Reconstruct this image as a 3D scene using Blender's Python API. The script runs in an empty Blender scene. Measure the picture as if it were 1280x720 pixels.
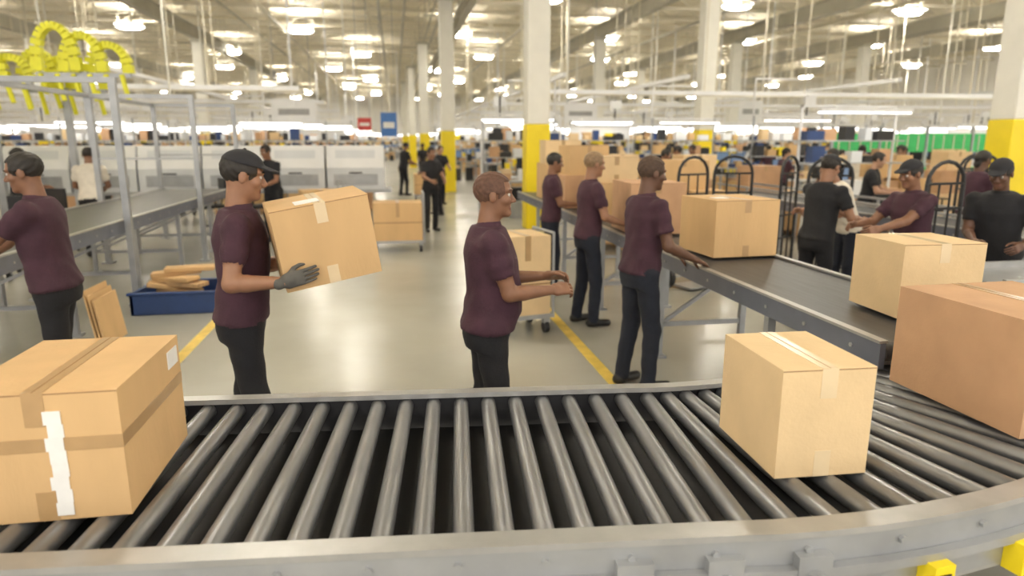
import bpy, math, random
import numpy as np
from mathutils import Vector, Matrix
random.seed(7)
rad = math.radians
COL = bpy.context.scene.collection

# ------------------------------------------------------------------ materials
def mat(name, col, rough=0.6, metal=0.0, scale=6.0, var=0.12, bump=0.0, bscale=None, emit=None, estr=0.0, stretch=None):
    m = bpy.data.materials.new(name); m.use_nodes = True
    nt = m.node_tree; b = nt.nodes['Principled BSDF']
    b.inputs['Roughness'].default_value = rough
    b.inputs['Metallic'].default_value = metal
    tc = nt.nodes.new('ShaderNodeTexCoord'); mp = nt.nodes.new('ShaderNodeMapping')
    nt.links.new(tc.outputs['Object'], mp.inputs['Vector'])
    if stretch: mp.inputs['Scale'].default_value = stretch
    n = nt.nodes.new('ShaderNodeTexNoise'); n.inputs['Scale'].default_value = scale; n.inputs['Detail'].default_value = 4
    nt.links.new(mp.outputs['Vector'], n.inputs['Vector'])
    r = nt.nodes.new('ShaderNodeValToRGB')
    r.color_ramp.elements[0].position = 0.3; r.color_ramp.elements[1].position = 0.7
    r.color_ramp.elements[0].color = tuple(max(0, c*(1-var)) for c in col)+(1,)
    r.color_ramp.elements[1].color = tuple(min(1, c*(1+var)) for c in col)+(1,)
    nt.links.new(n.outputs['Fac'], r.inputs['Fac']); nt.links.new(r.outputs['Color'], b.inputs['Base Color'])
    if bump > 0:
        n2 = nt.nodes.new('ShaderNodeTexNoise'); n2.inputs['Scale'].default_value = bscale or scale*4
        nt.links.new(mp.outputs['Vector'], n2.inputs['Vector'])
        bp = nt.nodes.new('ShaderNodeBump'); bp.inputs['Strength'].default_value = bump; bp.inputs['Distance'].default_value = 0.02
        nt.links.new(n2.outputs['Fac'], bp.inputs['Height']); nt.links.new(bp.outputs['Normal'], b.inputs['Normal'])
    if emit:
        b.inputs['Emission Color'].default_value = tuple(emit)+(1,); b.inputs['Emission Strength'].default_value = estr
    return m

M = {}
M['concrete'] = mat('polished_concrete', (.40,.385,.33), .24, 0, .7, .12, .05, 3)
M['deck'] = mat('ceiling_deck', (.82,.75,.58), .7, 0, .4, .08)
M['wall'] = mat('wall_paint', (.85,.83,.78), .7, 0, .3, .06)
M['joist'] = mat('joist_steel', (.68,.63,.50), .6, 0.0, 1, .1)
M['girder'] = mat('girder_grey', (.50,.48,.40), .6, 0.0, 1, .1)
M['colwhite'] = mat('column_white', (.80,.78,.70), .6, 0, 2, .05)
M['yellow'] = mat('safety_yellow', (.88,.68,.01), .45, 0, 3, .06)
M['ygreen'] = mat('yellow_green_chain', (.80,.78,.03), .45, 0, 3, .10)
M['linepaint'] = mat('floor_line_yellow', (.76,.54,.10), .5, 0, 8, .15)
M['card'] = mat('cardboard', (.62,.405,.195), .8, 0, 5, .07, .08, 60, stretch=(1,1,.3))
M['card2'] = mat('cardboard_light', (.72,.53,.30), .8, 0, 5, .06, .08, 60)
M['card3'] = mat('cardboard_brown', (.53,.32,.18), .8, 0, 5, .08, .08, 60)
M['cardedge'] = mat('cardboard_seam', (.30,.17,.08), .9)
M['tape'] = mat('packing_tape', (.44,.28,.13), .28, 0, 9, .08)
M['tapel'] = mat('packing_tape_clear', (.76,.60,.38), .25, 0, 9, .05)
M['label'] = mat('paper_label', (.82,.81,.78), .6, 0, 30, .03)
M['ink'] = mat('label_ink', (.35,.35,.35), .6)
M['roller'] = mat('galvanised_roller', (.27,.275,.285), .38, .7, 4, .12, stretch=(1,1,1))
M['alu'] = mat('aluminium_rail', (.44,.44,.43), .38, .6, 8, .10)
M['steel'] = mat('steel_frame', (.38,.39,.40), .4, .5, 5, .12)
M['darksteel'] = mat('dark_steel', (.06,.06,.065), .5, .4, 5, .12)
M['bluegrey'] = mat('conveyor_side_panel', (.15,.165,.21), .4, .3, 4, .12)
M['belt'] = mat('rubber_belt', (.045,.047,.052), .42, 0, 4, .3, stretch=(9,.6,1))
M['black'] = mat('black_plastic', (.015,.015,.017), .45)
M['dark'] = mat('gap_shade_sheet', (.010,.010,.011), .7)  # near-black colour standing in for the shade between rollers
M['white'] = mat('white_enamel', (.80,.80,.80), .4, 0, 2, .04)
M['offwhite'] = mat('offwhite_panel', (.66,.68,.70), .45, 0, 2, .06)
M['blue'] = mat('blue_plastic', (.02,.05,.16), .45)
M['bluesign'] = mat('blue_sign', (.05,.16,.45), .5)
M['red'] = mat('red_sign', (.50,.05,.04), .5)
M['green'] = mat('green_guard', (.04,.42,.12), .5)
M['wood'] = mat('pallet_wood', (.50,.32,.16), .8, 0, 4, .2, stretch=(1,8,1))
M['screen'] = mat('monitor_screen', (.05,.07,.10), .2, emit=(.3,.45,.7), estr=.3)
M['glowtube'] = mat('added_haze_glow_tube', (.9,.9,.9), .4, emit=(1,.98,.93), estr=8.0)  # added tubes whose glow stands in for the distant white haze
M['lamp'] = mat('high_bay_lens_and_added_glow', (1,1,1), .4, emit=(1,.94,.83), estr=98)  # also glows on the added top plates that brighten the ceiling
M['lampbody'] = mat('high_bay_body', (.7,.7,.68), .5, .2)

nt = M['deck'].node_tree; b = nt.nodes['Principled BSDF']
w = nt.nodes.new('ShaderNodeTexWave'); w.inputs['Scale'].default_value = 1.6; w.bands_direction='Y'
tc = nt.nodes.new('ShaderNodeTexCoord'); nt.links.new(tc.outputs['Object'], w.inputs['Vector'])
bp = nt.nodes.new('ShaderNodeBump'); bp.inputs['Strength'].default_value=.6; bp.inputs['Distance'].default_value=.08
nt.links.new(w.outputs['Fac'], bp.inputs['Height']); nt.links.new(bp.outputs['Normal'], b.inputs['Normal'])

# ------------------------------------------------------------------ mesh builder
class MB:
    def __init__(s): s.v=[]; s.f=[]; s.m=[]; s.mats=[]
    def mi(s, m):
        if isinstance(m,str): m=M[m]
        if m not in s.mats: s.mats.append(m)
        return s.mats.index(m)
    def raw(s, vs, fs, m):
        k=len(s.v); i=s.mi(m); s.v += [tuple(q) for q in vs]
        for f in fs: s.f.append(tuple(k+a for a in f)); s.m.append(i)
    def box(s, lo, hi, m, T=None):
        x0,y0,z0=lo; x1,y1,z1=hi
        vs=[(x0,y0,z0),(x1,y0,z0),(x1,y1,z0),(x0,y1,z0),(x0,y0,z1),(x1,y0,z1),(x1,y1,z1),(x0,y1,z1)]
        if T is not None: vs=[T@Vector(q) for q in vs]
        s.raw(vs,[(0,3,2,1),(4,5,6,7),(0,1,5,4),(1,2,6,5),(2,3,7,6),(3,0,4,7)],m)
    def cyl(s, p0, p1, r, m, n=10, r1=None):
        p0=Vector(p0); p1=Vector(p1); d=(p1-p0)
        if d.length<1e-6: return
        d.normalize(); a=d.orthogonal().normalized(); b=d.cross(a); r1=r if r1 is None else r1
        vs=[]
        for p,q in((p0,r),(p1,r1)):
            for i in range(n):
                t=2*math.pi*i/n; vs.append(p+a*(q*math.cos(t))+b*(q*math.sin(t)))
        fs=[(i,(i+1)%n,n+(i+1)%n,n+i) for i in range(n)]+[tuple(range(n-1,-1,-1)),tuple(range(n,2*n))]
        s.raw(vs,fs,m)
    def tube(s, pts, r, m, n=8):
        for a,b in zip(pts[:-1],pts[1:]): s.cyl(a,b,r,m,n)
    def beam(s,p0,p1,w,h,m):
        p0=Vector(p0);p1=Vector(p1);d=(p1-p0).normalized()
        up=Vector((0,0,1))
        if abs(d.z)>.95: up=Vector((0,1,0))
        a=d.cross(up).normalized()*(w/2); b=a.cross(d).normalized()*(h/2)
        vs=[p0-a-b,p0+a-b,p0+a+b,p0-a+b,p1-a-b,p1+a-b,p1+a+b,p1-a+b]
        s.raw(vs,[(0,3,2,1),(4,5,6,7),(0,1,5,4),(1,2,6,5),(2,3,7,6),(3,0,4,7)],m)
    def mesh(s,name):
        me=bpy.data.meshes.new(name); me.from_pydata([tuple(q) for q in s.v],[],s.f)
        for m in s.mats: me.materials.append(m)
        me.polygons.foreach_set('material_index',s.m)
        me.polygons.foreach_set('use_smooth',[True]*len(s.f)); me.update()
        try: me.set_sharp_from_angle(angle=rad(35))
        except Exception: pass
        return me
    def done(s,name,bevel=0,loc=None,rot=None):
        if loc is None:
            a=np.array([tuple(q) for q in s.v]); c=(a.min(0)+a.max(0))/2; c[2]=a[:,2].min()
            s.v=[tuple(q-c) for q in a]; loc=tuple(c)
        ob=bpy.data.objects.new(name,s.mesh(name)); COL.objects.link(ob); ob.location=loc
        if rot: ob.rotation_euler=rot
        if bevel:
            bm=ob.modifiers.new('bevel','BEVEL'); bm.width=bevel; bm.segments=2; bm.limit_method='ANGLE'
        return ob

# ------------------------------------------------------------------ room
CZ=8.0
def slab(name,lo,hi,m):
    b=MB(); b.box(lo,hi,m); return b.done(name)
slab('floor',(-32,-4,-.2),(42,98,0),'concrete')
slab('ceiling',(-32,-4,CZ),(42,98,CZ+.2),'deck')
slab('wall_far',(-32,98,-.2),(42,98.3,CZ+.2),'wall')
slab('wall_left',(-32.3,-4,-.2),(-32,98.3,CZ+.2),'wall')
slab('wall_right',(42,-4,-.2),(42.3,98.3,CZ+.2),'wall')
b=MB()
b.box((-1.98,4.2,0.0005),(-1.88,9.5,.004),'linepaint'); b.box((1.60,3.4,0.0005),(1.70,11.5,.004),'linepaint')
b.done('floor_marking_lines')

b=MB()
y=1.0
while y<97:
    b.box((-32,y-.05,CZ-.12),(42,y+.05,CZ-.04),'joist'); b.box((-32,y-.04,CZ-.62),(42,y+.04,CZ-.55),'joist')
    if y<60:
        x=-32.0; k=0
        while x<41.4:
            z0,z1=(CZ-.58,CZ-.08) if k%2==0 else (CZ-.08,CZ-.58)
            b.beam((x,y,z0),(x+.75,y,z1),.03,.03,'joist'); x+=.75; k+=1
    y+=2.4
b.done('ceiling_joists')
b=MB()
for x in (-24.5,-17,-9.5,3.0,10.1,17.3,24.5,31.7):
    b.box((x-.15,-4,CZ-.70),(x+.15,98,CZ-.66),'girder'); b.box((x-.02,-4,CZ-1.2),(x+.02,98,CZ-.66),'girder'); b.box((x-.15,-4,CZ-1.24),(x+.15,98,CZ-1.2),'girder')
b.done('ceiling_girders')
pipes=MB(); b=pipes
for i,(x,z,r) in enumerate([(1.5,6.9,.05),(1.75,7.0,.04),(2.0,6.75,.07),(2.3,7.0,.05),(2.5,6.6,.04),(-.4,6.9,.06),(-.9,7.1,.04),(.6,7.15,.05),(6.2,7.1,.06),(-5.0,7.0,.09),(-6.5,7.1,.05),(13.5,7.0,.08),(19.5,7.0,.08),(26,7.0,.08)]):
    b.cyl((x,-4,z),(x,97,z),r,'girder' if i%3 else 'joist',8)
for y in range(4,97,6):
    b.beam((1.3,y,6.55),(2.7,y,6.55),.05,.05,'girder'); b.cyl((1.35,y,6.55),(1.35,y,7.9),.015,'girder',6); b.cyl((2.65,y,6.55),(2.65,y,7.9),.015,'girder',6)

# high bay lights
b=MB()
for ix in range(-4,6):
    for iy in range(0,11):
        x=ix*7.6+4.6+(1.2 if iy%2 else -1.2); y=-1.0+iy*9.2
        if x>41 or x<-31 or y>96: continue
        b.box((x-.62,y-.30,6.98),(x+.62,y+.30,7.06),'lampbody')
        n=14; ring=[(x+.58*math.cos(2*math.pi*i/n),y+.27*math.sin(2*math.pi*i/n)) for i in range(n)]
        vs=[(p[0],p[1],6.98) for p in ring]+[(x+(p[0]-x)*.75,y+(p[1]-y)*.75,6.90) for p in ring]
        b.raw(vs,[((i+1)%n,i,n+i,n+(i+1)%n) for i in range(n)]+[tuple(range(2*n-1,n-1,-1))][::-1],'lamp')
        b.box((x-.58,y-.26,7.06),(x+.58,y+.26,7.075),'lamp')  # glowing top plate added to throw light on the ceiling
        for s in(-.5,.5): b.cyl((x+s,y,7.07),(x+s,y,7.9),.01,'girder',5)
b.done('high_bay_lights')

COLS=[(2.99,14.6),(1.95,25.6),(1.6,37),(1.3,49),(1.0,62),(9.95,9.9),(10.1,21.8),(10.1,34),(10.1,46),(10.1,60),(17.3,34),(17.3,48),(24.5,34),(24.5,48),(24.5,60),(-9.5,38),(-9.5,52),(-17,38),(-17,52),(-24,60)]
def column(x,y,w=.48,yt=2.2):
    b=MB(); h=w/2
    b.box((x-h,y-h,yt),(x+h,y+h,CZ-1.24),'colwhite')
    g=h+.012
    b.box((x-g,y-g,0),(x+g,y+g,yt),'yellow')
    b.box((x-h-.06,y-h-.06,CZ-1.36),(x+h+.06,y+h+.06,CZ-1.24),'girder')
    b.done('column',.02)
for c in COLS: column(*c)

# ------------------------------------------------------------------ roller conveyor
b=MB()
ZR=.80; S=-math.sin(rad(5)); Cc=math.cos(rad(5))
cx,cy=1.205,4.47; RC=2.35; HW=.59
def station(s):
    if s<0:
        return Vector((1.0+s*Cc,2.1325+s*S,0)), Vector((Cc,S,0)), Vector((-S,Cc,0))
    a=rad(-5)+s/RC
    return Vector((cx+RC*math.sin(a),cy-RC*math.cos(a),0)), Vector((math.cos(a),math.sin(a),0)), Vector((-math.sin(a),math.cos(a),0))
s=-4.2
Send=RC*rad(66)
while s<Send:
    p,t,n=station(s); r=.031
    a=p-n*(HW-.085)+Vector((0,0,ZR-r)); c=p+n*(HW-.02)+Vector((0,0,ZR-r))
    b.cyl(a,c,r,'roller',18)
    b.cyl(a-n*.02,a,.012,'steel',8)
    s+=.117
def sweep(o0,o1,z0,z1,m,step=.12,s0=-4.3,s1=None):
    s1=Send if s1 is None else s1
    N=int((s1-s0)/step); vs=[]; fs=[]
    for i in range(N+1):
        p,t,n=station(s0+(s1-s0)*i/N)
        for o,z in((o0,z0),(o1,z0),(o1,z1),(o0,z1)): q=p+n*o; vs.append((q.x,q.y,z))
    for i in range(N):
        k=4*i
        for a in range(4): fs.append((k+a,k+4+a,k+4+(a+1)%4,k+(a+1)%4))
    fs.append((0,1,2,3)); fs.append((4*N+3,4*N+2,4*N+1,4*N))
    b.raw(vs,fs,m)
sweep(-HW,-HW+.075,.805,.825,'alu')
sweep(-HW,-HW+.012,.62,.806,'steel')
sweep(-HW,-HW+.06,.61,.622,'alu')
sweep(-HW-.03,-HW-.001,.70,.73,'steel')
sweep(HW-.045,HW+.01,.805,.826,'alu')
sweep(HW-.012,HW,.64,.806,'darksteel')
sweep(-HW+.08,HW-.05,.66,.675,'dark')  # sheet added under the rollers so the gaps look shaded black
for s in (-4.0,-2.7,-1.35,0.1,1.2,2.2):
    p,t,n=station(s)
    for o in(-HW+.04,HW-.04):
        q=p+n*o
        b.beam((q.x,q.y,.015),(q.x,q.y,.64),.07,.05,'steel'); b.cyl((q.x,q.y,0),(q.x,q.y,.02),.07,'steel',12)
    q0=p-n*(HW-.04);q1=p+n*(HW-.04)
    b.beam((q0.x,q0.y,.3),(q1.x,q1.y,.3),.04,.05,'steel')
    b.beam((q0.x,q0.y,.645),(q1.x,q1.y,.645),.06,.03,'steel')
s=-4.1
while s<Send:
    p,t,n=station(s); q=p-n*HW
    b.cyl((q.x,q.y,.775),(q.x-n.x*.012,q.y-n.y*.012,.775),.011,'steel',6); s+=.234
for s in(-.35,-.1,.12):
    p,t,n=station(s); q=p-n*(HW+.02)
    b.box((-.05,-.012,-.05),(.05,.02,.06),'steel',Matrix.Translation((q.x,q.y,.71))@Matrix.Rotation(math.atan2(t.y,t.x),4,'Z'))
    b.cyl((q.x,q.y,.71),(q.x-n.x*.045,q.y-n.y*.045,.71),.022,'steel',10)
for s in(.43,.70,.98):
    p,t,n=station(s); q=p-n*(HW+.03)
    T=Matrix.Translation((q.x,q.y,.665))@Matrix.Rotation(math.atan2(t.y,t.x),4,'Z')
    b.box((-.035,-.03,-.06),(.035,.03,.04),'yellow',T); b.box((-.02,-.034,-.035),(.02,-.03,.015),'black',T)
b.done('roller_conveyor')

# ------------------------------------------------------------------ belt conveyors
def belt_conv(name,x0,x1,y0,y1,z,panel=.12,guide=0):
    b=MB(); t=.03; r=(panel-.03)/2
    b.box((x0+.03,y0+.03,z-.025),(x1-.03,y1-.03,z-.004),'belt')
    b.cyl((x0+.03,y0+.035,z-.004-r),(x1-.03,y0+.035,z-.004-r),r,'belt',18)
    b.cyl((x0+.03,y1-.035,z-.004-r),(x1-.03,y1-.035,z-.004-r),r,'belt',18)
    b.box((x0+.03,y0+.05,z-panel),(x1-.03,y1-.05,z-panel+.02),'steel')
    for x in(x0,x1-t):
        b.box((x,y0,z-panel),(x+t,y1,z+.004),'bluegrey'); b.box((x-.008,y0,z+.002),(x+t+.008,y1,z+.016),'alu')
        if guide:
            for yy in np.arange(y0+.3,y1,1.2): b.box((x,yy,z),(x+t,yy+.03,z+guide),'steel')
            b.box((x-.005,y0,z+guide),(x+t+.005,y1,z+guide+.03),'steel')
    yy=y0+1.0
    while yy<y1:
        for x in(x0+.02,x1-.06):
            b.box((x,yy,.02),(x+.05,yy+.05,z-panel),'steel'); b.box((x-.03,yy-.03,0),(x+.08,yy+.08,.02),'steel')
        b.box((x0+.05,yy+.01,.28),(x1-.05,yy+.04,.32),'steel')
        b.beam((x0+.05,yy+.025,.3),(x1-.05,yy+.025,z-panel-.02),.03,.03,'steel')
        yy+=1.75
    yy=y0+.2
    while yy<y1:
        for x in (x0-.006,x1+.006): b.cyl((x-.003,yy,z-panel/2),(x+.003,yy,z-panel/2),.012,'steel',6)
        yy+=.4
    b.done(name)
belt_conv('belt_conveyor',2.20,3.05,2.72,12.4,.95)
belt_conv('belt_conveyor',-4.35,-3.10,4.3,14.0,.97,.14)
belt_conv('belt_conveyor',5.9,6.6,4.6,12.0,.95,.14,.12)

b=MB()
for y in(5.4,8.4,11.4,14.2):
    for x in(-3.02,-4.45):
        b.box((x-.035,y-.035,0),(x+.035,y+.035,2.55),'steel'); b.box((x-.08,y-.08,0),(x+.08,y+.08,.02),'steel')
    b.beam((-4.5,y,2.52),(-2.98,y,2.52),.06,.06,'steel')
    if y>9: b.beam((-4.5,y,1.6),(-2.98,y,1.6),.03,.03,'steel')
for x in(-4.45,): b.beam((x,5.4,2.52),(x,14.2,2.52),.05,.06,'steel')
b.done('conveyor_gantry_frame')

# ------------------------------------------------------------------ cartons
def carton(loc,size,rz=0,tilt=(0,0),m='card',band=False,tape='tape',label=None,name='cardboard_box'):
    b=MB(); w,d,h=size; x,y=w/2,d/2; e=.0015
    b.box((-x,-y,0),(x,y,h),m)
    tw=.028
    b.box((-tw,-y-e,h-.10),(tw,-y,h),tape); b.box((-tw,y,h-.10),(tw,y+e,h),tape)
    b.box((-tw,-y-e,h),(tw,y+e,h+e),tape)
    b.box((-.0015,-y,h+e),(.0015,y,h+e+.0006),'cardedge')
    b.box((-tw,-y-e,0),(tw,-y,.09),tape)
    if band:
        z=h*.60; q=.02
        b.box((-x-e,-y-e,z-q),(x+e,y+e,z+q),tape)
    for yy in(-y-e*.7,y-e*.3): b.box((-x,yy,h-.006),(x,yy+e,h-.003),'cardedge')
    for (face,u,v,lw,lh) in (label or []):
        if face=='S':
            zz=v; k=0
            while zz<v+lh:
                o=.006*math.sin(k*2.3); hh=lh/7
                b.box((u-lw/2+o,-y-2.5*e,zz),(u+lw/2+o*.4,-y,zz+hh),'label'); zz+=hh; k+=1
        elif face=='T':
            b.box((u-lw/2,v-lh/2,h),(u+lw/2,v+lh/2,h+2.5*e),'label')
        elif face=='R':
            b.box((x,u-lw/2,v),(x+2.5*e,u+lw/2,v+lh),'label')
    return b.done(name,.004,loc,(rad(tilt[0]),rad(tilt[1]),rad(rz)))
carton((-1.02,2.27,.8005),(.44,.56,.39),0,band=True,m='card',label=[('S',.045,.015,.045,.28),('R',.20,.30,.10,.06)])
carton((1.35,2.075,.8005),(.32,.42,.37),-2,m='card2',tape='tapel')
carton((2.46,2.28,.8265),(.58,.64,.43),2,m='card3',tape='tape')
carton((2.80,3.27,.9665),(.46,.42,.39),-3,m='card2',tape='tapel')
carton((2.72,5.30,.9665),(.56,.58,.45),4,m='card',label=[('T',-.12,-.05,.12,.10)])
carton((2.56,6.75,.9665),(.56,.70,.50),-3,m='card3')
carton((2.64,8.1,.9665),(.60,.6,.42),3,m='card'); carton((2.60,8.1,1.388),(.50,.5,.30),-4,m='card2')
carton((2.58,9.4,.9665),(.62,.6,.44),0,m='card3'); carton((2.60,9.4,1.408),(.56,.5,.40),4,m='card')
carton((2.64,10.8,.9665),(.66,.8,.55),0,m='card'); carton((2.60,10.8,1.518),(.56,.6,.36),-3,m='card2')
carton((-.36,3.67,1.185),(.48,.36,.41),14,(3,-9),m='card',tape='tapel',label=[('T',-.05,-.08,.12,.10)])

def carton_stack(x,y,specs,pallet=True):
    b=MB(); 
    if pallet:
        for i in range(5): b.box((-.6,-.5+i*.22,.11),(.6,-.38+i*.22,.13),'wood')
        for i in(-.55,-.04,.47): b.box((i,-.5,.0),(i+.08,.5,.11),'wood')
    for (dx,dy,z,w,d,h,m) in specs:
        b.box((dx-w/2,dy-d/2,z),(dx+w/2,dy+d/2,z+h),m); b.box((dx-.03,dy-d/2-.002,z+h-.1),(dx+.03,dy+d/2+.002,z+h+.002),'tape')
    b.done('carton_stack',.006,(x,y,0))
P1=[(-.3,-.2,.13,.55,.5,.5,'card'),(.3,-.2,.13,.6,.5,.55,'card3'),(-.28,-.15,.63,.6,.5,.45,'card3'),(.32,-.2,.68,.55,.5,.45,'card'),(0,.0,1.13,.8,.5,.45,'card')]
P2=[(-.3,-.2,.13,.55,.5,.6,'card2'),(.3,-.2,.13,.6,.5,.55,'card'),(-.2,-.15,.73,.7,.5,.5,'card3'),(.0,.0,1.23,.6,.5,.4,'card2')]
P3=[(-.3,-.2,.13,.55,.5,.6,'card2'),(.3,-.2,.13,.6,.5,.75,'card'),(-.2,-.15,.88,.7,.5,.5,'card3')]
for x,y,p in((4.35,10.2,P1),(3.9,11.8,P2),(7.4,13.0,P3),(-4.0,18.9,P3),(-6.9,11.6,P3),(5.1,11.3,P2),(12.2,13.6,P2),(14.0,14.2,P1),(15.9,13.4,P3),(14.8,16.6,P2),(17.6,15.8,P1),(12.6,17.4,P3),(-1.2,18.6,P1),(-6.0,5.6,P3),(8.9,7.0,P2),(9.9,12.7,P1),(-8.0,9.3,P2),(-9.7,11.6,P1)): carton_stack(x,y,p)

def cart(x,y,r=0,m='card',h=.84,w=.41,d=.30):
    b=MB()
    b.box((-w-.04,-d-.02,.16),(w+.04,d+.02,.20),'steel'); b.box((-w,-d,.20),(w,d,h),m)
    b.box((-w,-d-.003,.50),(w,-d,.515),'cardedge'); b.box((-.03,-d-.004,h-.24),(.03,d+.004,h+.003),'tape')
    for xx in(-w+.03,w-.03):
        for yy in(-d+.04,d-.04):
            b.cyl((xx-.02,yy,.06),(xx+.02,yy,.06),.06,'black',14); b.box((xx-.03,yy-.03,.10),(xx+.03,yy+.03,.16),'steel')
    for yy in(-d,d): b.tube([(w+.03,yy,.2),(w+.03,yy,1.0)],.015,'steel')
    b.tube([(w+.03,-d,1.0),(w+.03,d,1.0)],.015,'steel')
    b.done('wheeled_carton_cart',.004,(x,y,0),(0,0,rad(r)))
cart(.02,12.0); cart(-1.6,15.2,15); cart(-5.9,8.9,80); cart(1.0,22,0); cart(1.18,6.6,12,'card2',.98,.24,.25)

b=MB()
b.box((-.45,-.35,0),(.45,.35,.03),'blue')
for lo,hi in(((-.48,-.38,.0),(-.44,.38,.24)),((.44,-.38,.0),(.48,.38,.24)),((-.48,-.38,.0),(.48,-.34,.24)),((-.48,.34,.0),(.48,.38,.24))): b.box(lo,hi,'blue')
b.box((-.50,-.40,.22),(.50,-.34,.25),'blue'); b.box((-.50,.34,.22),(.50,.40,.25),'blue')
for i in range(8):
    T=Matrix.Translation((random.uniform(-.14,.14),random.uniform(-.18,.18),.10+.045*i))@Matrix.Rotation(random.uniform(-.7,.7),4,'Z')@Matrix.Rotation(random.uniform(-.2,.2),4,'Y')
    b.box((-.26,-.10,0),(.26,.10,.05),random.choice(['wood','card3','card']),T)
b.done('blue_tote_bin',.008,(-2.42,8.2,0))
b=MB()
T=Matrix.Rotation(rad(-8),4,'Y')
for i in range(3): b.box((.03*i,-.25,0),(.03*i+.015,.25,.55-.05*i),'card',T)
b.done('flattened_cartons',0,(-2.72,6.75,.012))

def chair(x,y,rz):
    b=MB()
    for k in range(5):
        a=2*math.pi*k/5; b.beam((0,0,.09),(.27*math.cos(a),.27*math.sin(a),.06),.04,.03,'black'); b.cyl((.27*math.cos(a),.27*math.sin(a)-.015,.03),(.27*math.cos(a),.27*math.sin(a)+.015,.03),.03,'black',10)
    b.cyl((0,0,.08),(0,0,.46),.025,'steel',10)
    b.box((-.23,-.22,.46),(.23,.22,.53),'black'); b.beam((0,.2,.5),(0,.27,.72),.05,.02,'black')
    b.box((-.21,.24,.66),(.21,.29,1.08),'black')
    for sx in(-.27,.25): b.box((sx,-.1,.68),(sx+.03,.14,.71),'black'); b.box((sx,-.0,.5),(sx+.03,.03,.68),'black')
    b.done('task_chair',.02,(x,y,0),(0,0,rad(rz)))
for q in((-5.3,11.0,30),(-5.6,13.0,160),(-6.3,9.9,60),(-8.3,10.6,-40),(7.3,9.0,0),(8.0,7.9,90),(-2.9,15.3,40),(-3.9,15.5,-60),(10.9,12.4,20)): chair(*q)

b=MB()
for i in range(6):
    x=-8.3+i*1.35
    b.box((x,-.45,.75),(x+1.3,.45,1.25),'offwhite')
    b.raw([(x,-.45,1.25),(x+1.3,-.45,1.25),(x+1.3,.45,1.25),(x,.45,1.25),(x,-.30,1.75),(x+1.3,-.30,1.75),(x+1.3,.30,1.75),(x,.30,1.75)],[(4,5,6,7),(0,1,5,4),(1,2,6,5),(2,3,7,6),(3,0,4,7)],'white')
    b.box((x+.15,-.46,.85),(x+1.15,-.45,1.1),'steel'); b.box((x+.5,-.475,1.12),(x+.8,-.46,1.15),'black')
    b.raw([(x+.2,-.425,1.32),(x+1.1,-.425,1.32),(x+1.1,-.335,1.65),(x+.2,-.335,1.65)],[(0,1,2,3)],'offwhite')
    for yy in(-.4,.34): b.box((x+.05,yy,0),(x+.11,yy+.06,.75),'steel')
b.box((-8.4,-.5,.68),(-.1,.5,.75),'steel')
b.done('enclosed_sorting_machine',.01,(0,16.9,0))

def hand_truck(x,y,rz):
    b=MB()
    L=[]; 
    for i in range(9):
        a=math.pi*i/8; L.append((.25*math.cos(a),0,1.45+.22*math.sin(a)))
    b.tube([(.25,0,.12)]+L+[(-.25,0,.12)],.02,'black',8)
    for z in(.3,.6,.9,1.2,1.45): b.tube([(-.25,0,z),(.25,0,z)],.014,'black',6)
    b.tube([(-.08,0,.15),(-.08,0,1.45)],.012,'black',6); b.tube([(.08,0,.15),(.08,0,1.45)],.012,'black',6)
    b.box((-.25,-.32,.03),(.25,.02,.05),'steel')
    for s in(-.3,.3): b.cyl((s-.025,.06,.13),(s+.025,.06,.13),.13,'black',16); b.cyl((s-.03,.06,.13),(s+.03,.06,.13),.05,'steel',10)
    b.tube([(-.3,.06,.13),(.3,.06,.13)],.012,'steel')
    b.done('hand_truck',0,(x,y,0),(0,0,rad(rz)))
for q in((3.75,8.3,20),(4.4,8.5,-10),(5.15,8.4,35),(5.45,6.1,10),(5.3,7.75,-25),(8.1,8.6,5),(8.8,9.2,-15),(-5.5,10.0,20)): hand_truck(*q)

def chain(x,y,w,h,z):
    b=MB()
    b.box((x-.06,y-.06,0),(x+.06,y+.06,z+.1),'steel'); b.box((x-.14,y-.14,0),(x+.14,y+.14,.03),'steel')
    b.box((x-w*1.1,y-.05,z),(x+w*1.1,y+.05,z+.08),'steel')
    for k in range(3):
        x0=x-w+k*w*.55; pts=[]
        for i in range(15):
            a=math.pi*i/14; pts.append(Vector((x0+w*.45*(1-math.cos(a)),y+.12*(k-1),z+.08+h*(1-.18*k)*math.sin(a)**.7)))
        for p,q in zip(pts[:-1],pts[1:]):
            mid=(p+q)/2; d=(q-p)*.42; b.beam(mid-d,mid+d,.18,.13,'ygreen')
        b.tube(pts,.04,'ygreen',6)
    for k in range(6): b.tube([(x-w+k*w*.38,y-.06,z+.05),(x-w+k*w*.38+.1,y-.12,z-.30-.12*(k%2))],.045,'ygreen',8)
    b.done('yellow_cable_chain')
chain(-5.55,14.2,.72,.80,3.0); chain(-7.35,14.5,.70,.70,2.85); chain(-9.2,15.2,.8,.8,2.9); chain(-6.5,15.6,.7,.7,2.8)

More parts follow.
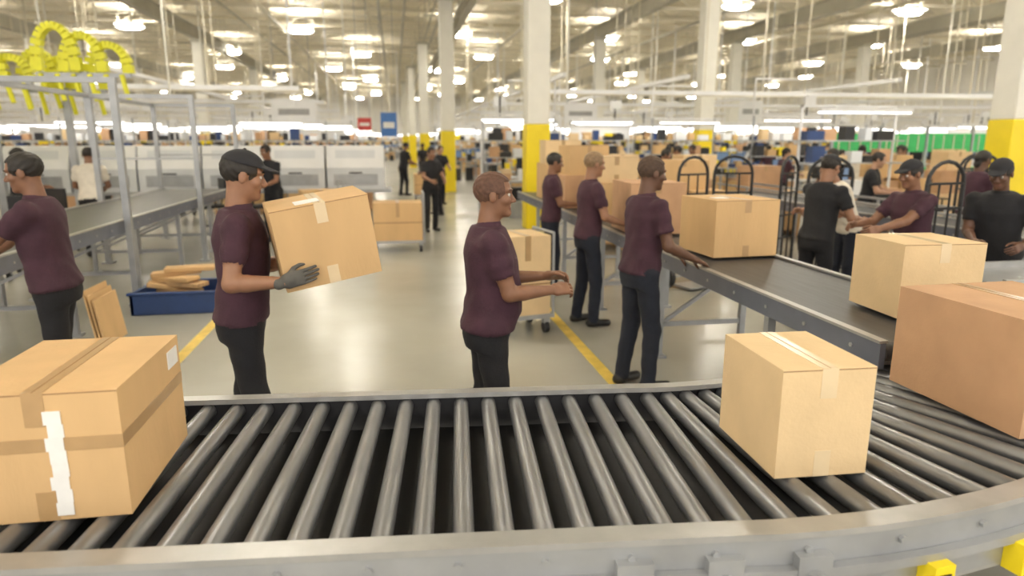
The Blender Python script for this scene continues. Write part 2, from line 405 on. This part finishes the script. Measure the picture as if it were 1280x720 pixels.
# ------------------------------------------------------------------ packing workstations
def station_mb(b,x,y,v,rnd):
    def B(lo,hi,m): b.box((lo[0]+x,lo[1]+y,lo[2]),(hi[0]+x,hi[1]+y,hi[2]),m)
    B((-1.0,-.4,.86),(1.0,.4,.90),'steel' if v%2 else 'offwhite')
    for sx in(-.95,.9):
        for sy in(-.36,.31): B((sx,sy,0),(sx+.05,sy+.05,.86),'steel')
    for sx in(-.98,.94): B((sx,.34,.9),(sx+.04,.38,2.5),'white' if v%3 else 'steel')
    for z in(1.45,1.85): B((-1,.1,z),(1,.38,z+.025),'steel')
    B((-.98,.34,2.46),(.98,.38,2.5),'white')
    B((-.9,-.15,2.36),(.9,.0,2.42),'white'); B((-.88,-.13,2.345),(.88,-.02,2.36),'glowtube')  # glowing strip added to make a white band in the distance
    for s in(-.6,.6): B((s,-.1,2.42),(s+.02,.38,2.46),'white')
    if v==2: B((-.98,.36,1.9),(.98,.37,2.3),'white')
    mx=rnd.uniform(-.5,.4); B((mx-.28,.0,1.05),(mx+.28,.04,1.40),'black'); B((mx-.26,-.004,1.07),(mx+.26,.0,1.38),'screen'); B((mx-.03,.01,.9),(mx+.03,.04,1.05),'black')
    cs=['card','card2','black','card3','blue','white','card','black','black','card3','offwhite','white','black','card2','yellow']
    for z,h0,h1,n in((.9,.10,.34,5),(1.475,.1,.3,6),(1.875,.1,.35,5)):
        for k in range(n):
            w=rnd.uniform(.12,.36); px=-.85+1.7*k/n+rnd.uniform(0,.15); h=rnd.uniform(h0,h1)
            yl=(-.3,-.02) if z<1 else (.12,.33)
            B((px-w/2,yl[0],z),(px+w/2,yl[1],z+h),rnd.choice(cs))
    for k in range(3):
        w=rnd.uniform(.3,.5); px=-.6+.6*k; B((px-w/2,-.3,.0),(px+w/2,.2,rnd.uniform(.3,.6)),rnd.choice(['card','card3','black','steel','card2']))
    if v%3==0: b.tube([(x-.98,y+.36,2.5),(x-.98,y+.36,3.4),(x+.3,y+.36,3.4)],.025,'white',6)
    if v%2==0:
        b.tube([(x+.5,y+.36,2.5),(x+.5,y+.36,3.0)],.02,'black',6); B((.35,.2,2.75),(.65,.32,2.98),'white')
BG=[(.72,14.3,200,1.74,'s_black'),(-2.25,13.3,150,1.80,'s_black'),(1.05,17.5,90,1.7,'s_black'),(1.3,20.3,200,1.72,'s_black'),(4.0,13.9,30,1.75,'s_black'),(5.2,13.2,-120,1.72,'s_maroon'),(7.3,10.6,100,1.74,'s_black'),(8.6,12.4,180,1.7,'s_black'),
    (10.9,11.0,150,1.75,'s_black'),(-6.3,12.9,-60,1.75,'s_black'),(-8.9,12.6,-90,1.72,'s_black'),(-5.2,18.5,180,1.74,'s_maroon'),(12.5,15.4,90,1.73,'s_black'),(7.0,17.0,0,1.73,'s_black'),(-.9,26,180,1.75,'s_black'),(9.0,15.0,-90,1.7,'s_maroon'),
    (6.3,14.6,60,1.76,'s_black'),(10.6,14.4,-30,1.78,'s_cream'),(13.2,12.4,200,1.74,'s_maroon'),(-3.0,14.4,-80,1.70,'s_maroon'),(-10.2,15.0,100,1.8,'s_black')]
rp=random.Random(11)
BG2=[(rp.uniform(3.8,9.5),rp.uniform(16.5,30)) for _ in range(9)]+[(rp.uniform(12,24),rp.uniform(14,30)) for _ in range(7)]+[(rp.uniform(-14,-3),rp.uniform(19.5,30)) for _ in range(8)]+[(7.6,8.0),(9.4,8.3),(7.3,9.7),(-7.2,10.4),(-4.9,12.2),(.3,24),(1.2,30)]
rnd=random.Random(3)
protos=[]
for v in range(6):
    b=MB(); station_mb(b,0,0,v,rnd); protos.append(b.mesh('packing_workstation'))
far=MB()
yy=14.5; row=0
while yy<88:
    xx=-29+(row%3)*.8
    while xx<38:
        x=xx+rnd.uniform(-.15,.15); y=yy+rnd.uniform(-.4,.4)
        aisle=(-1.7<x<2.9 and y<60)
        blocked=(y<19.6 and -10.6<x<0.5) or (y<15.8 and x<9.0) or (x>10.5 and y<21.4)
        hit=any(abs(c[0]-x)<1.4 and abs(c[1]-y)<.8 for c in COLS) or any(abs(c[0]-x)<1.35 and abs(c[1]-y)<.85 for c in BG+BG2)
        if not(aisle or blocked or hit) and rnd.random()<.94:
            if y<32:
                ob=bpy.data.objects.new('packing_workstation',protos[rnd.randrange(6)]); COL.objects.link(ob); ob.location=(x,y,0)
                ob.rotation_euler=(0,0,rnd.choice([0,0,math.pi]))
            else: station_mb(far,x,y,rnd.randrange(6),rnd)
        xx+=rnd.uniform(2.3,2.8)
    yy+=2.3 if yy<40 else 4.0; row+=1
far.done('distant_packing_stations')
for (x,y,r) in((8.3,11.4,0),(12.0,9.4,0),(13.6,11.0,0),(7.9,6.2,90),(-8.6,13.6,0),(-11.2,13.4,0),(-13.8,15.5,0),(-6.6,7.2,90),(-9.3,7.6,90),(-12,10.5,0),(-11.3,17.2,0)):
    ob=bpy.data.objects.new('packing_workstation',protos[rnd.randrange(6)]); COL.objects.link(ob); ob.location=(x,y,0); ob.rotation_euler=(0,0,rad(r))

b=pipes
for i in range(190):
    y=rnd.uniform(15,80); x=rnd.uniform(-28,38)
    if -1.5<x<2.6 and y<40: continue
    b.cyl((x,y,rnd.uniform(2.6,3.3)),(x,y,7.9),.018+.0006*y,rnd.choice(['white','colwhite','joist']),6)
for y in(20,27,35,44,55,68):
    for x0,x1 in((-28,-2.5),(3.8,38)):
        b.beam((x0,y,3.25),(x1,y,3.25),.10,.12,'white'); b.beam((x0,y+.8,3.25),(x1,y+.8,3.25),.08,.1,'joist')
        x=x0
        while x<x1: b.cyl((x,y,3.3),(x,y,7.9),.02,'joist',6); b.cyl((x,y+.8,3.3),(x,y+.8,7.9),.02,'joist',6); b.beam((x,y,3.25),(x,y+.8,3.25),.04,.04,'joist'); x+=2.9
for x in(-20,-12.5,-6.2,4.2,7.4,13.4,20,27):
    b.beam((x,17,3.45),(x,85,3.45),.10,.10,'white')
b.done('overhead_pipework')

b=MB()
for i in range(4):
    x=-3.6+i*1.7
    b.box((x,-.05,1.50),(x+1.62,.05,2.08),'green'); b.box((x-.03,-.06,0),(x+.03,.06,2.3),'steel')
    for k in range(4): b.box((x+.2+k*.38,-.07,1.55),(x+.23+k*.38,-.05,2.03),'joist')
b.box((-3.6,-.4,.9),(3.1,.4,1.0),'green')
b.done('green_guard_fence',0,(17.4,20.3,0))
def sign(x,y,z,w,h,m):
    b=MB(); b.box((-w/2,-.02,0),(w/2,.02,h),m); b.box((-w*.35,-.025,h*.35),(w*.35,-.02,h*.6),'label' if m!='white' else 'ink')
    for s in(-w*.4,w*.4): b.cyl((s,0,h),(s,0,7.9-z),.01,'steel',5)
    b.done('hanging_sign',0,(x,y,z))
sign(-.95,24,2.20,.45,.40,'red'); sign(-.15,24.6,2.0,.55,.80,'bluesign'); sign(-3.2,24,2.4,1.4,.8,'white'); sign(14,26,2.6,1.0,.8,'white'); sign(6.5,24,2.5,1.2,.6,'white')
b=MB()
b.box((-.75,-.3,.86),(.75,.3,.90),'steel')
b.box((-.78,-.33,.84),(.78,-.30,.95),'alu'); b.box((-.78,.30,.84),(.78,.33,.95),'alu')
for x in(-.72,.67):
    for y in(-.27,.22): b.box((x,y,0),(x+.05,y+.05,.86),'steel')
b.box((-.7,-.25,.25),(.7,.25,.28),'steel')
b.done('steel_work_table',0,(4.85,4.25,0))

# ------------------------------------------------------------------ SDF people
def seg(P,a,b,ra,rb,side=None,k=1.0):
    a=np.asarray(a,np.float32); b=np.asarray(b,np.float32); ba=b-a
    h=np.clip(((P-a)@ba)/max(1e-9,float(ba@ba)),0,1); q=P-a-h[:,None]*ba
    if side is not None:
        s=np.asarray(side,np.float32); c=q@s; q=q-(c*(1-1/k))[:,None]*s
    return np.sqrt((q*q).sum(1))-(ra+(rb-ra)*h)
def ell(P,c,r):
    r=np.asarray(r,np.float32); q=P-np.asarray(c,np.float32)
    k0=np.sqrt(((q/r)**2).sum(1)); k1=np.sqrt(((q/(r*r))**2).sum(1))+1e-9
    return k0*(k0-1)/k1
def rbox(P,c,h,r):
    q=np.abs(P-np.asarray(c,np.float32))-np.asarray(h,np.float32)+r
    return np.sqrt((np.maximum(q,0)**2).sum(1))+np.minimum(q.max(1),0)-r
def smin(a,b,k):
    h=np.clip(.5+.5*(b-a)/k,0,1); return b+(a-b)*h-k*h*(1-h)
EDG=[((0,0,0),(1,0,0)),((0,1,0),(1,1,0)),((0,0,1),(1,0,1)),((0,1,1),(1,1,1)),((0,0,0),(0,1,0)),((1,0,0),(1,1,0)),((0,0,1),(0,1,1)),((1,0,1),(1,1,1)),((0,0,0),(0,0,1)),((1,0,0),(1,0,1)),((0,1,0),(0,1,1)),((1,1,0),(1,1,1))]
def surfnet(groups,lo,hi,st):
    def tot(P):
        g=groups(P); d=g[0][1]
        for q in g[1:]: d=smin(d,q[1],.004)
        return d
    lo=np.array(lo,np.float32); hi=np.array(hi,np.float32); B=6
    nb=np.ceil((hi-lo)/(st*B)).astype(int)+1; n=nb*B
    gi=np.stack(np.meshgrid(*[np.arange(q) for q in nb],indexing='ij'),-1).reshape(-1,3)
    cen=(lo+(gi*B+(B-1)/2)*st).astype(np.float32); d=tot(cen)
    V=np.repeat(np.repeat(np.repeat(np.where(d.reshape(nb)<0,-1.,1.).astype(np.float32),B,0),B,1),B,2)
    act=gi[np.abs(d)<st*B*.87*1.8+.01]
    off=np.stack(np.meshgrid(*[np.arange(B)]*3,indexing='ij'),-1).reshape(-1,3)
    I=(act[:,None,:]*B+off[None]).reshape(-1,3)
    V[I[:,0],I[:,1],I[:,2]]=tot((lo+I*st).astype(np.float32))
    V[0]=V[-1]=1; V[:,0]=V[:,-1]=1; V[:,:,0]=V[:,:,-1]=1
    S=V<0; c=np.zeros(np.array(V.shape)-1,np.int8)
    for a in(0,1):
        for bb in(0,1):
            for e in(0,1): c+=S[a:V.shape[0]-1+a,bb:V.shape[1]-1+bb,e:V.shape[2]-1+e]
    mask=(c>0)&(c<8); idx=-np.ones(mask.shape,np.int64); cells=np.argwhere(mask); idx[mask]=np.arange(len(cells))
    acc=np.zeros((len(cells),3)); cnt=np.zeros(len(cells)); i,j,k=cells.T
    for a,bb in EDG:
        va=V[i+a[0],j+a[1],k+a[2]]; vb=V[i+bb[0],j+bb[1],k+bb[2]]; m=(va<0)!=(vb<0)
        t=np.where(m,va/np.where(m,va-vb,1),0)[:,None]; p=np.array(a)+(np.array(bb)-np.array(a))*t
        acc[m]+=p[m]; cnt[m]+=1
    vs=lo+(cells+acc/cnt[:,None])*st
    F=[]
    for ax in range(3):
        u,w=(ax+1)%3,(ax+2)%3
        sl0=[slice(None)]*3; sl1=[slice(None)]*3; sl0[ax]=slice(0,-1); sl1[ax]=slice(1,None)
        A=S[tuple(sl0)];C=S[tuple(sl1)]; e=np.argwhere(A!=C); e=e[(e[:,u]>0)&(e[:,w]>0)]
        e=e[(e[:,u]<V.shape[u]-1)&(e[:,w]<V.shape[w]-1)]
        ins=A[e[:,0],e[:,1],e[:,2]]
        q=[]
        for du,dw in((-1,-1),(0,-1),(0,0),(-1,0)):
            t=e.copy(); t[:,u]+=du; t[:,w]+=dw; q.append(idx[t[:,0],t[:,1],t[:,2]])
        q=np.stack(q,1); q[~ins]=q[~ins][:,::-1]; F.append(q)
    F=np.concatenate(F); F=F[(F>=0).all(1)]
    fc=vs[F].mean(1).astype(np.float32); g=groups(fc)
    lab=np.argmin(np.stack([q[1] for q in g]),0); names=[q[0] for q in g]
    return vs,F,[names[l] for l in lab]
def Rx(a): c,s=math.cos(a),math.sin(a); return np.array([[1,0,0],[0,c,-s],[0,s,c]])
def Rz(a): c,s=math.cos(a),math.sin(a); return np.array([[c,-s,0],[s,c,0],[0,0,1]])
def nrm(v): v=np.asarray(v,float); return v/(np.linalg.norm(v)+1e-9)
def ik(a,t,l1,l2,hint):
    a=np.array(a,float); t=np.array(t,float); d=t-a; L=np.linalg.norm(d); Lm=min(L,(l1+l2)*.998); u=d/L; t=a+u*Lm; L=max(Lm,abs(l1-l2)+.01)
    x=(l1*l1-l2*l2+L*L)/(2*L); h=math.sqrt(max(l1*l1-x*x,0)); p=np.array(hint,float); p=p-u*(p@u); p=nrm(p)
    return a+u*x+p*h, t

TZ=[.80,.86,.92,1.00,1.10,1.22,1.32,1.39,1.44,1.48]
def person(pos,head_deg,H=1.75,shirt='s_maroon',pants='p_navy',skin='sk_mid',hair='h_dark',cap=None,lean=4,wR=None,wL=None,palmR=None,palmL=None,fR=None,fL=None,
           hyaw=0,hpitch=8,bulk=1.0,belly=0.0,feet=None,lod=0,curl=.7,female=False,twist=0,longhair=False,name='warehouse_worker',seed=1,gloves=False,eR=None,eL=None):
    s=H/1.75; Rw=Rz(rad(head_deg)); pos=np.array([pos[0],pos[1],0.])
    def tl(w): return (Rw.T@(np.array(w,float)-pos))/s
    Rt=Rz(rad(twist))@Rx(-rad(lean)); pel=np.array([0,-.01-.0012*lean,.93])
    tp=lambda x,y,z: pel+Rt@np.array([x,y,z-.93])
    if feet is None: feet=((.12,.05),(-.11,-.05))
    sw=.182*(.92 if female else 1)*(.5+.5*bulk)
    shR,shL=tp(sw,0,1.405),tp(-sw,0,1.405)
    wRt=tl(wR) if wR is not None else tp(sw+.08,.06,.86); wLt=tl(wL) if wL is not None else tp(-sw-.08,.04,.86)
    elR,wRt=ik(shR,wRt,.285,.255,eR or (.5,-.6,-.8)); elL,wLt=ik(shL,wLt,.285,.255,eL or (-.5,-.6,-.8))
    legs=[]
    for sx,(fx,fy) in zip((1,-1),feet):
        hp=np.array([.088*sx,pel[1],.90]); an=np.array([fx,fy-.03,.085]); kn,an=ik(hp,an,.412,.408,(sx*.12,1,0)); legs.append((hp,kn,an,sx))
    rx=np.array([.150,.168,.172,.158,.150,.160,.176,.172,.130,.075])*bulk
    ry=np.array([.105,.118,.120,.112,.108,.114,.118,.105,.085,.065])*(.4+.6*bulk)
    yc=np.array([-.01,-.012,-.01,0,.008,.006,.0,-.005,-.01,-.01])
    bl=np.array([0,0,.4,1,1,.5,.1,0,0,0])*belly; ry=ry+bl*.5; yc=yc+bl*.5
    if female: rx=rx*np.array([1.03,1.05,1.03,.94,.90,.92,.93,.92,.95,1]); ry=ry+np.array([0,0,0,0,0,.012,.014,.004,0,0]); yc=yc+np.array([0,0,0,0,0,.01,.012,.004,0,0])
    Rt32=Rt.astype(np.float32); pel32=pel.astype(np.float32)
    def loft(P,z0,z1,inf,wr=0):
        q=(P-pel32)@Rt32; z=q[:,2]+.93
        a=np.interp(z,TZ,rx).astype(np.float32)+inf; c=np.interp(z,TZ,ry).astype(np.float32)+inf; y=q[:,1]-np.interp(z,TZ,yc)
        d=((np.abs(q[:,0])/a)**2.3+(np.abs(y)/c)**2.3)**(1/2.3); d=(d-1)*np.minimum(a,c)
        if wr: d=d+wr*np.sin(34*z+5*np.sin(8*q[:,0]+seed)+7*y)*np.sin(17*q[:,0]+9*z+seed)*np.clip(1.6-z,.3,1)
        return np.maximum(np.maximum(d,z-z1),z0-z)
    slR=shR+(elR-shR)*.66; slL=shL+(elL-shL)*.66
    def body(P):
        sh=loft(P,.905,1.47,.014,.009)
        for a,e,c in((shR,elR,slR),(shL,elL,slL)):
            u=nrm(e-a).astype(np.float32); d=seg(P,a,c+u*.05,.062*bulk,.060)+.004*np.sin(60*(P@u)+seed); d=np.maximum(d,(P-c.astype(np.float32))@u)
            sh=smin(sh,d,.035)
        nb=tp(0,-.012,1.43); nt_=tp(0,.0,1.50); col=np.maximum(seg(P,nb,nt_,.078,.060),(P-nt_.astype(np.float32))@Rt32[:,2]); sh=smin(sh,col,.01)
        pt=loft(P,.80,.99,.0)
        for hp,kn,an,sx in legs:
            l=smin(seg(P,hp,kn,.090*(.6+.4*bulk),.066),seg(P,kn,an+np.array([0,0,-.01]),.066,.056,),.03)+.0045*np.sin(30*P[:,2]+8*P[:,0]+seed)*np.sin(18*P[:,1]+12*P[:,2])
            l=np.maximum(l,.055-P[:,2]); pt=smin(pt,l,.035)
        so=None
        for hp,kn,an,sx in legs:
            t=nrm(np.array([sx*.18,1,0])); h0=an*np.array([1,1,0])+np.array([0,0,.045])
            d=smin(seg(P,h0-t*.035,h0+t*.15,.043,.036),seg(P,h0,an+np.array([0,0,.03]),.042,.04),.02); d=np.maximum(d,.004-P[:,2]); so=d if so is None else np.minimum(so,d)
        sk=None
        for a,e,w in((shR,elR,wRt),(shL,elL,wLt)):
            m=e+(w-e)*.3
            d=smin(seg(P,a,e,.052,.040),smin(seg(P,e,m,.039,.041),seg(P,m,w,.041,.026),.01),.02); sk=d if sk is None else np.minimum(sk,d)
        return [('shirt',sh),('pants',pt),('shoe',so),('skin',sk)]
    pts=np.array([shR,shL,elR,elL,wRt,wLt,tp(0,0,1.5)]+[l[1] for l in legs]+[l[2] for l in legs]+[pel])
    lo=pts.min(0)-.20; hi=pts.max(0)+.20; lo[2]=-.03; hi[2]=max(pts[:,2].max()+.06,1.45)
    parts=[]
    parts.append(surfnet(body,lo,hi,[.012,.015,.024][lod])+(np.eye(3),np.zeros(3)))
    hc=tp(0,.022,1.632); Rh=Rz(rad(hyaw+twist))@Rx(-rad(hpitch)); nbl=Rh.T@(tp(0,-.015,1.44)-hc)
    def headf(P):
        sk=ell(P,(0,-.012,.032),(.076,.096,.086)); sk=smin(sk,ell(P,(0,.026,-.045),(.056,.062,.068)),.035)
        sk=smin(sk,ell(P,(0,.070,-.092),(.026,.02,.018)),.025)
        for q in(-1,1):
            sk=smin(sk,ell(P,(q*.040,.060,-.018),(.024,.024,.022)),.018)
            sk=smin(sk,seg(P,(q*.048,.070,.034),(q*.012,.083,.032),.009,.009),.012)
            sk=-smin(-sk,ell(P,(q*.031,.098,.010),(.017,.013,.010)),.008)
            sk=smin(sk,ell(P,(q*.079,-.004,-.002),(.010,.019,.031)),.006)
        sk=smin(sk,seg(P,(0,.084,.012),(0,.104,-.022),.007,.0115),.012)
        for q in(-1,1): sk=smin(sk,ell(P,(q*.012,.094,-.026),(.008,.010,.008)),.006)
        sk=smin(sk,seg(P,(0,-.020,-.05),nbl,.054,.062),.03)
        lip=np.minimum(seg(P,(-.020,.080,-.056),(.020,.080,-.056),.0065,.0065),seg(P,(-.014,.081,-.064),(.014,.081,-.064),.0075,.0075))
        eye=np.minimum(ell(P,(.030,.0755,.010),(.012,.0105,.0085)),ell(P,(-.030,.0755,.010),(.012,.0105,.0085)))
        iris=np.minimum(ell(P,(.030,.0835,.010),(.0058,.0040,.0058)),ell(P,(-.030,.0835,.010),(.0058,.0040,.0058)))
        hr=ell(P,(0,-.016,.036),(.084,.104,.093))+.002*np.sin(160*P[:,0]+40*P[:,1])*np.sin(140*P[:,2]+60*P[:,1])
        cut=np.minimum(P[:,1]-.050+.25*np.maximum(P[:,2]-.07,-.03)+.5*np.maximum(.045-np.abs(P[:,0]),0),.080-P[:,2]); hr=np.maximum(hr,cut)
        hr=np.maximum(hr,-.045-P[:,2]+.6*np.maximum(P[:,1],-.06)); side=np.maximum(np.abs(P[:,1]+.0)-.024,P[:,2]-.016)
        hr=np.maximum(hr,-np.maximum(side,.06-np.abs(P[:,0])))
        for q in(-1,1): hr=np.minimum(hr,seg(P,(q*.046,.080,.036),(q*.016,.092,.037),.0035,.004))
        if longhair: hr=smin(hr,ell(P,(0,-.095,.01),(.05,.045,.05)),.02); hr=smin(hr,ell(P,(0,-.075,-.06),(.055,.03,.06)),.02)
        out=[('skin',sk),('lip',lip),('eye',eye),('iris',iris),('hair',hr)]
        if cap:
            cp=ell(P,(0,-.014,.044),(.087,.107,.088)); cp=np.maximum(cp,.062-.08*P[:,1]-P[:,2])
            br=ell(P,(0,.088,.055),(.062,.072,.055)); br=np.maximum(br,np.abs(P[:,2]-.066+.22*(P[:,1]-.09)+3*P[:,0]**2)-.005); br=np.maximum(br,.05-P[:,1])
            cp=smin(cp,br,.008); cp=np.minimum(cp,ell(P,(0,-.014,.134),(.008,.008,.006))); out.append(('cap',cp))
        return out
    parts.append(surfnet(headf,(-.125,-.16,-.22),(.125,.22,.155),[.0038,.006,.010][lod])+(Rh,hc))
    for (w,e,sd,pn,fd) in((wRt,elR,1,palmR,fR),(wLt,elL,-1,palmL,fL)):
        f=nrm(Rw.T@np.array(fd,float)) if fd is not None else nrm(w-e)
        pnn=Rw.T@np.array(pn,float) if pn is not None else np.array([-sd*.8,.1,-.4]); pnn=nrm(pnn-f*(pnn@f))
        th=np.cross(f,pnn)*sd; R=np.stack([th,f,pnn],1)
        ch=[]
        for a,L,r,cu in((.029,.072,.0088,.9),(.0095,.080,.0090,1.0),(-.0105,.074,.0086,1.1),(-.029,.058,.0078,1.2)):
            p=np.array([a,.085,0]); an=0
            for fr,k in((.42,.7),(.33,1.0),(.25,.7)):
                an+=curl*k*cu*.8; q=p+np.array([a*.08,math.cos(an),math.sin(an)])*L*fr; ch.append((p,q,r)); p=q; r*=.93
        tp1=np.array([.048,.055,.018]); tp2=np.array([.054,.085,.030]); tp3=np.array([.050,.108,.040])
        def handf(P,ch=ch):
            d=rbox(P,(0,.047,0),(.037,.045,.0135),.012); d=smin(d,seg(P,(.016,.012,.004),(.030,.050,.010),.016,.014),.01)
            d=smin(d,seg(P,(0,-.03,0),(0,.02,0),.026,.022,(1,0,0),1.1),.02)
            g=None
            for p,q,r in ch:
                t=seg(P,p,q,r,r*.93); g=t if g is None else np.minimum(g,t)
            d=smin(d,g,.005)
            t=np.minimum(np.minimum(seg(P,(.026,.030,.008),tp1,.0135,.011),seg(P,tp1,tp2,.0105,.0095)),seg(P,tp2,tp3,.0095,.008))
            return [('glove' if gloves else 'skin',smin(d,t,.006))]
        parts.append(surfnet(handf,(-.055,-.065,-.055),(.08,.185,.10),[.0038,.005,.008][lod])+(R,np.array(w)))
    lm={'shirt':shirt,'pants':pants,'shoe':'shoe','skin':skin,'lip':'lip','eye':'eyew','iris':'black','hair':hair,'cap':cap or 'black','glove':'glove'}
    names=sorted(set(lm.values())); VV=[];FF=[];MI=[];o=0
    for vs,F,lab,R,t in parts:
        v=(vs@R.T+t)*s; VV.append(v@Rw.T); FF.append(F+o); o+=len(vs); MI+=[names.index(lm[l]) for l in lab]
    VV=np.concatenate(VV);FF=np.concatenate(FF)
    me=bpy.data.meshes.new(name); me.from_pydata(VV.tolist(),[],FF.tolist())
    for n_ in names: me.materials.append(M[n_])
    me.polygons.foreach_set('material_index',MI); me.polygons.foreach_set('use_smooth',[True]*len(FF)); me.update()
    ob=bpy.data.objects.new(name,me); COL.objects.link(ob); ob.location=(pos[0],pos[1],0)
    return ob

M['s_maroon']=mat('maroon_polo',(.048,.016,.028),.85,0,14,.15,.15,90)
M['s_black']=mat('black_shirt',(.011,.011,.014),.85,0,14,.15,.15,90)
M['s_cream']=mat('cream_shirt',(.72,.66,.56),.85,0,14,.08,.15,90)
M['p_navy']=mat('navy_trousers',(.010,.013,.024),.85,0,14,.15,.15,90)
M['p_black']=mat('black_trousers',(.007,.007,.010),.85,0,14,.15,.15,90)
M['shoe']=mat('black_shoes',(.012,.011,.011),.4)
for k,c in(('sk_mid',(.29,.145,.083)),('sk_tan',(.22,.105,.058)),('sk_dark',(.12,.056,.032)),('sk_light',(.42,.24,.155))):
    M[k]=mat(k.replace('sk_','skin_'),c,.5,0,25,.06); M[k].node_tree.nodes['Principled BSDF'].inputs['Subsurface Weight'].default_value=.08; M[k].node_tree.nodes['Principled BSDF'].inputs['Subsurface Radius'].default_value=(.01,.004,.002)
M['lip']=mat('lip',(.18,.07,.055),.45); M['eyew']=mat('eye_white',(.50,.47,.43),.25)
M['h_dark']=mat('dark_hair',(.014,.010,.007),.6,0,60,.4); M['h_grey']=mat('cropped_brown_hair',(.060,.034,.021),.75,0,60,.35); M['h_blond']=mat('light_hair',(.22,.14,.075),.6,0,60,.25)
M['h_shav']=mat('shaved_hair',(.10,.048,.030),.75,0,60,.25)
M['c_black']=mat('black_cap',(.014,.014,.018),.8); M['glove']=mat('work_glove',(.10,.095,.085),.85,0,20,.15)

person((-.82,3.76),-84,1.82,cap='c_black',pants='p_black',lean=3,wR=(-.55,3.41,1.20),wL=(-.52,3.95,1.24),palmR=(.1,1,.1),palmL=(0,-1,.1),fR=(1,.12,.25),fL=(1,-.1,.25),curl=.25,hyaw=4,hpitch=12,bulk=1.04,seed=1,gloves=True,eR=(.3,-.5,-1),eL=(-.3,-.5,-1),feet=((.12,.01),(-.11,-.07)))
person((.48,3.57),-92,1.71,skin='sk_tan',hair='h_shav',pants='p_black',bulk=1.12,belly=.05,lean=2,wR=(.80,3.42,1.11),wL=(.82,3.70,1.13),palmR=(0,.7,-.7),palmL=(0,-.7,-.7),curl=.8,hyaw=-12,hpitch=2,seed=2,eR=(.35,-1,-.6),eL=(-.35,-1,-.6))
person((1.80,4.80),-80,1.76,skin='sk_dark',hair='h_grey',lean=4,wR=(2.13,4.62,1.03),wL=(2.14,4.98,1.02),palmR=(0,0,-1),palmL=(0,0,-1),curl=.3,hyaw=-10,hpitch=10,seed=3,eR=(.3,-.8,-.6))
person((1.92,6.66),-85,1.76,skin='sk_mid',hair='h_blond',lean=3,wR=(2.24,6.5,1.06),wL=(2.24,6.85,1.06),palmR=(0,0,-1),palmL=(0,0,-1),curl=.3,hyaw=-5,hpitch=10,seed=4,lod=1,bulk=.95)
person((1.92,8.35),-100,1.72,skin='sk_tan',hair='h_dark',lean=2,seed=5,lod=1,wR=(2.22,8.2,1.1),hpitch=10)
person((-2.26,4.86),97,1.80,skin='sk_tan',hair='h_dark',pants='p_black',lean=5,wR=(-2.78,5.02,1.06),wL=(-2.74,4.68,1.06),palmR=(0,0,-1),palmL=(0,0,-1),curl=.35,hyaw=5,hpitch=12,bulk=1.10,seed=6)
person((4.16,6.2),-70,1.74,shirt='s_black',pants='p_black',cap='c_black',skin='sk_mid',lean=8,wR=(4.55,6.05,1.1),wL=(4.6,6.35,1.1),hpitch=20,seed=7,lod=1)
person((4.48,5.3),100,1.72,skin='sk_tan',hair='h_dark',lean=10,wR=(3.98,5.42,1.15),wL=(3.98,5.1,1.15),hpitch=14,seed=8,female=True,lod=1,cap='c_black')
person((5.06,5.03),120,1.74,shirt='s_black',pants='p_black',cap='c_black',skin='sk_dark',lean=12,wR=(4.72,4.9,1.05),wL=(4.95,4.68,1.05),hpitch=22,seed=9,lod=1,bulk=1.06)
person((5.0,6.95),85,1.72,shirt='s_cream',skin='sk_mid',hair='h_dark',lean=24,wR=(4.5,7.1,1.1),wL=(4.5,6.8,1.1),hpitch=20,seed=10,lod=1)
bgm=[]
for i,(x,y,a,h,sh) in enumerate(BG):
    u=-math.sin(rad(a)); v=math.cos(rad(a))
    bgm.append(person((x,y),a,h,shirt=sh,pants='p_black',skin=['sk_mid','sk_tan','sk_dark','sk_light'][i%4],hair='h_dark',lean=5+i%3*4,lod=2,seed=i,female=(i%3==0),longhair=(i%3==0),
           wR=(x+u*.38+v*.15,y+v*.38-u*.15,1.08),wL=(x+u*.38-v*.15,y+v*.38+u*.15,1.08),hpitch=15).data)
for i,(x,y) in enumerate(BG2):
    ob=bpy.data.objects.new('warehouse_worker',bgm[(i*5+3)%len(bgm)]); COL.objects.link(ob); ob.location=(x,y,0); ob.rotation_euler=(0,0,rp.uniform(0,6.28))

# ------------------------------------------------------------------ world, camera
w=bpy.data.worlds.new('World'); bpy.context.scene.world=w; w.use_nodes=True
w.node_tree.nodes['Background'].inputs[0].default_value=(1,.95,.88,1); w.node_tree.nodes['Background'].inputs[1].default_value=1.7
cam=bpy.data.cameras.new('camera'); co=bpy.data.objects.new('camera',cam); COL.objects.link(co)
co.location=(0,0,1.88); co.rotation_euler=(rad(90-12.24),0,rad(-9.6)); cam.lens=24; cam.sensor_width=36; cam.clip_end=300
cam.dof.use_dof=True; cam.dof.focus_distance=2.9; cam.dof.aperture_fstop=1.6
sc=bpy.context.scene; sc.camera=co
sc.view_settings.view_transform='Standard'; sc.view_settings.exposure=0.12
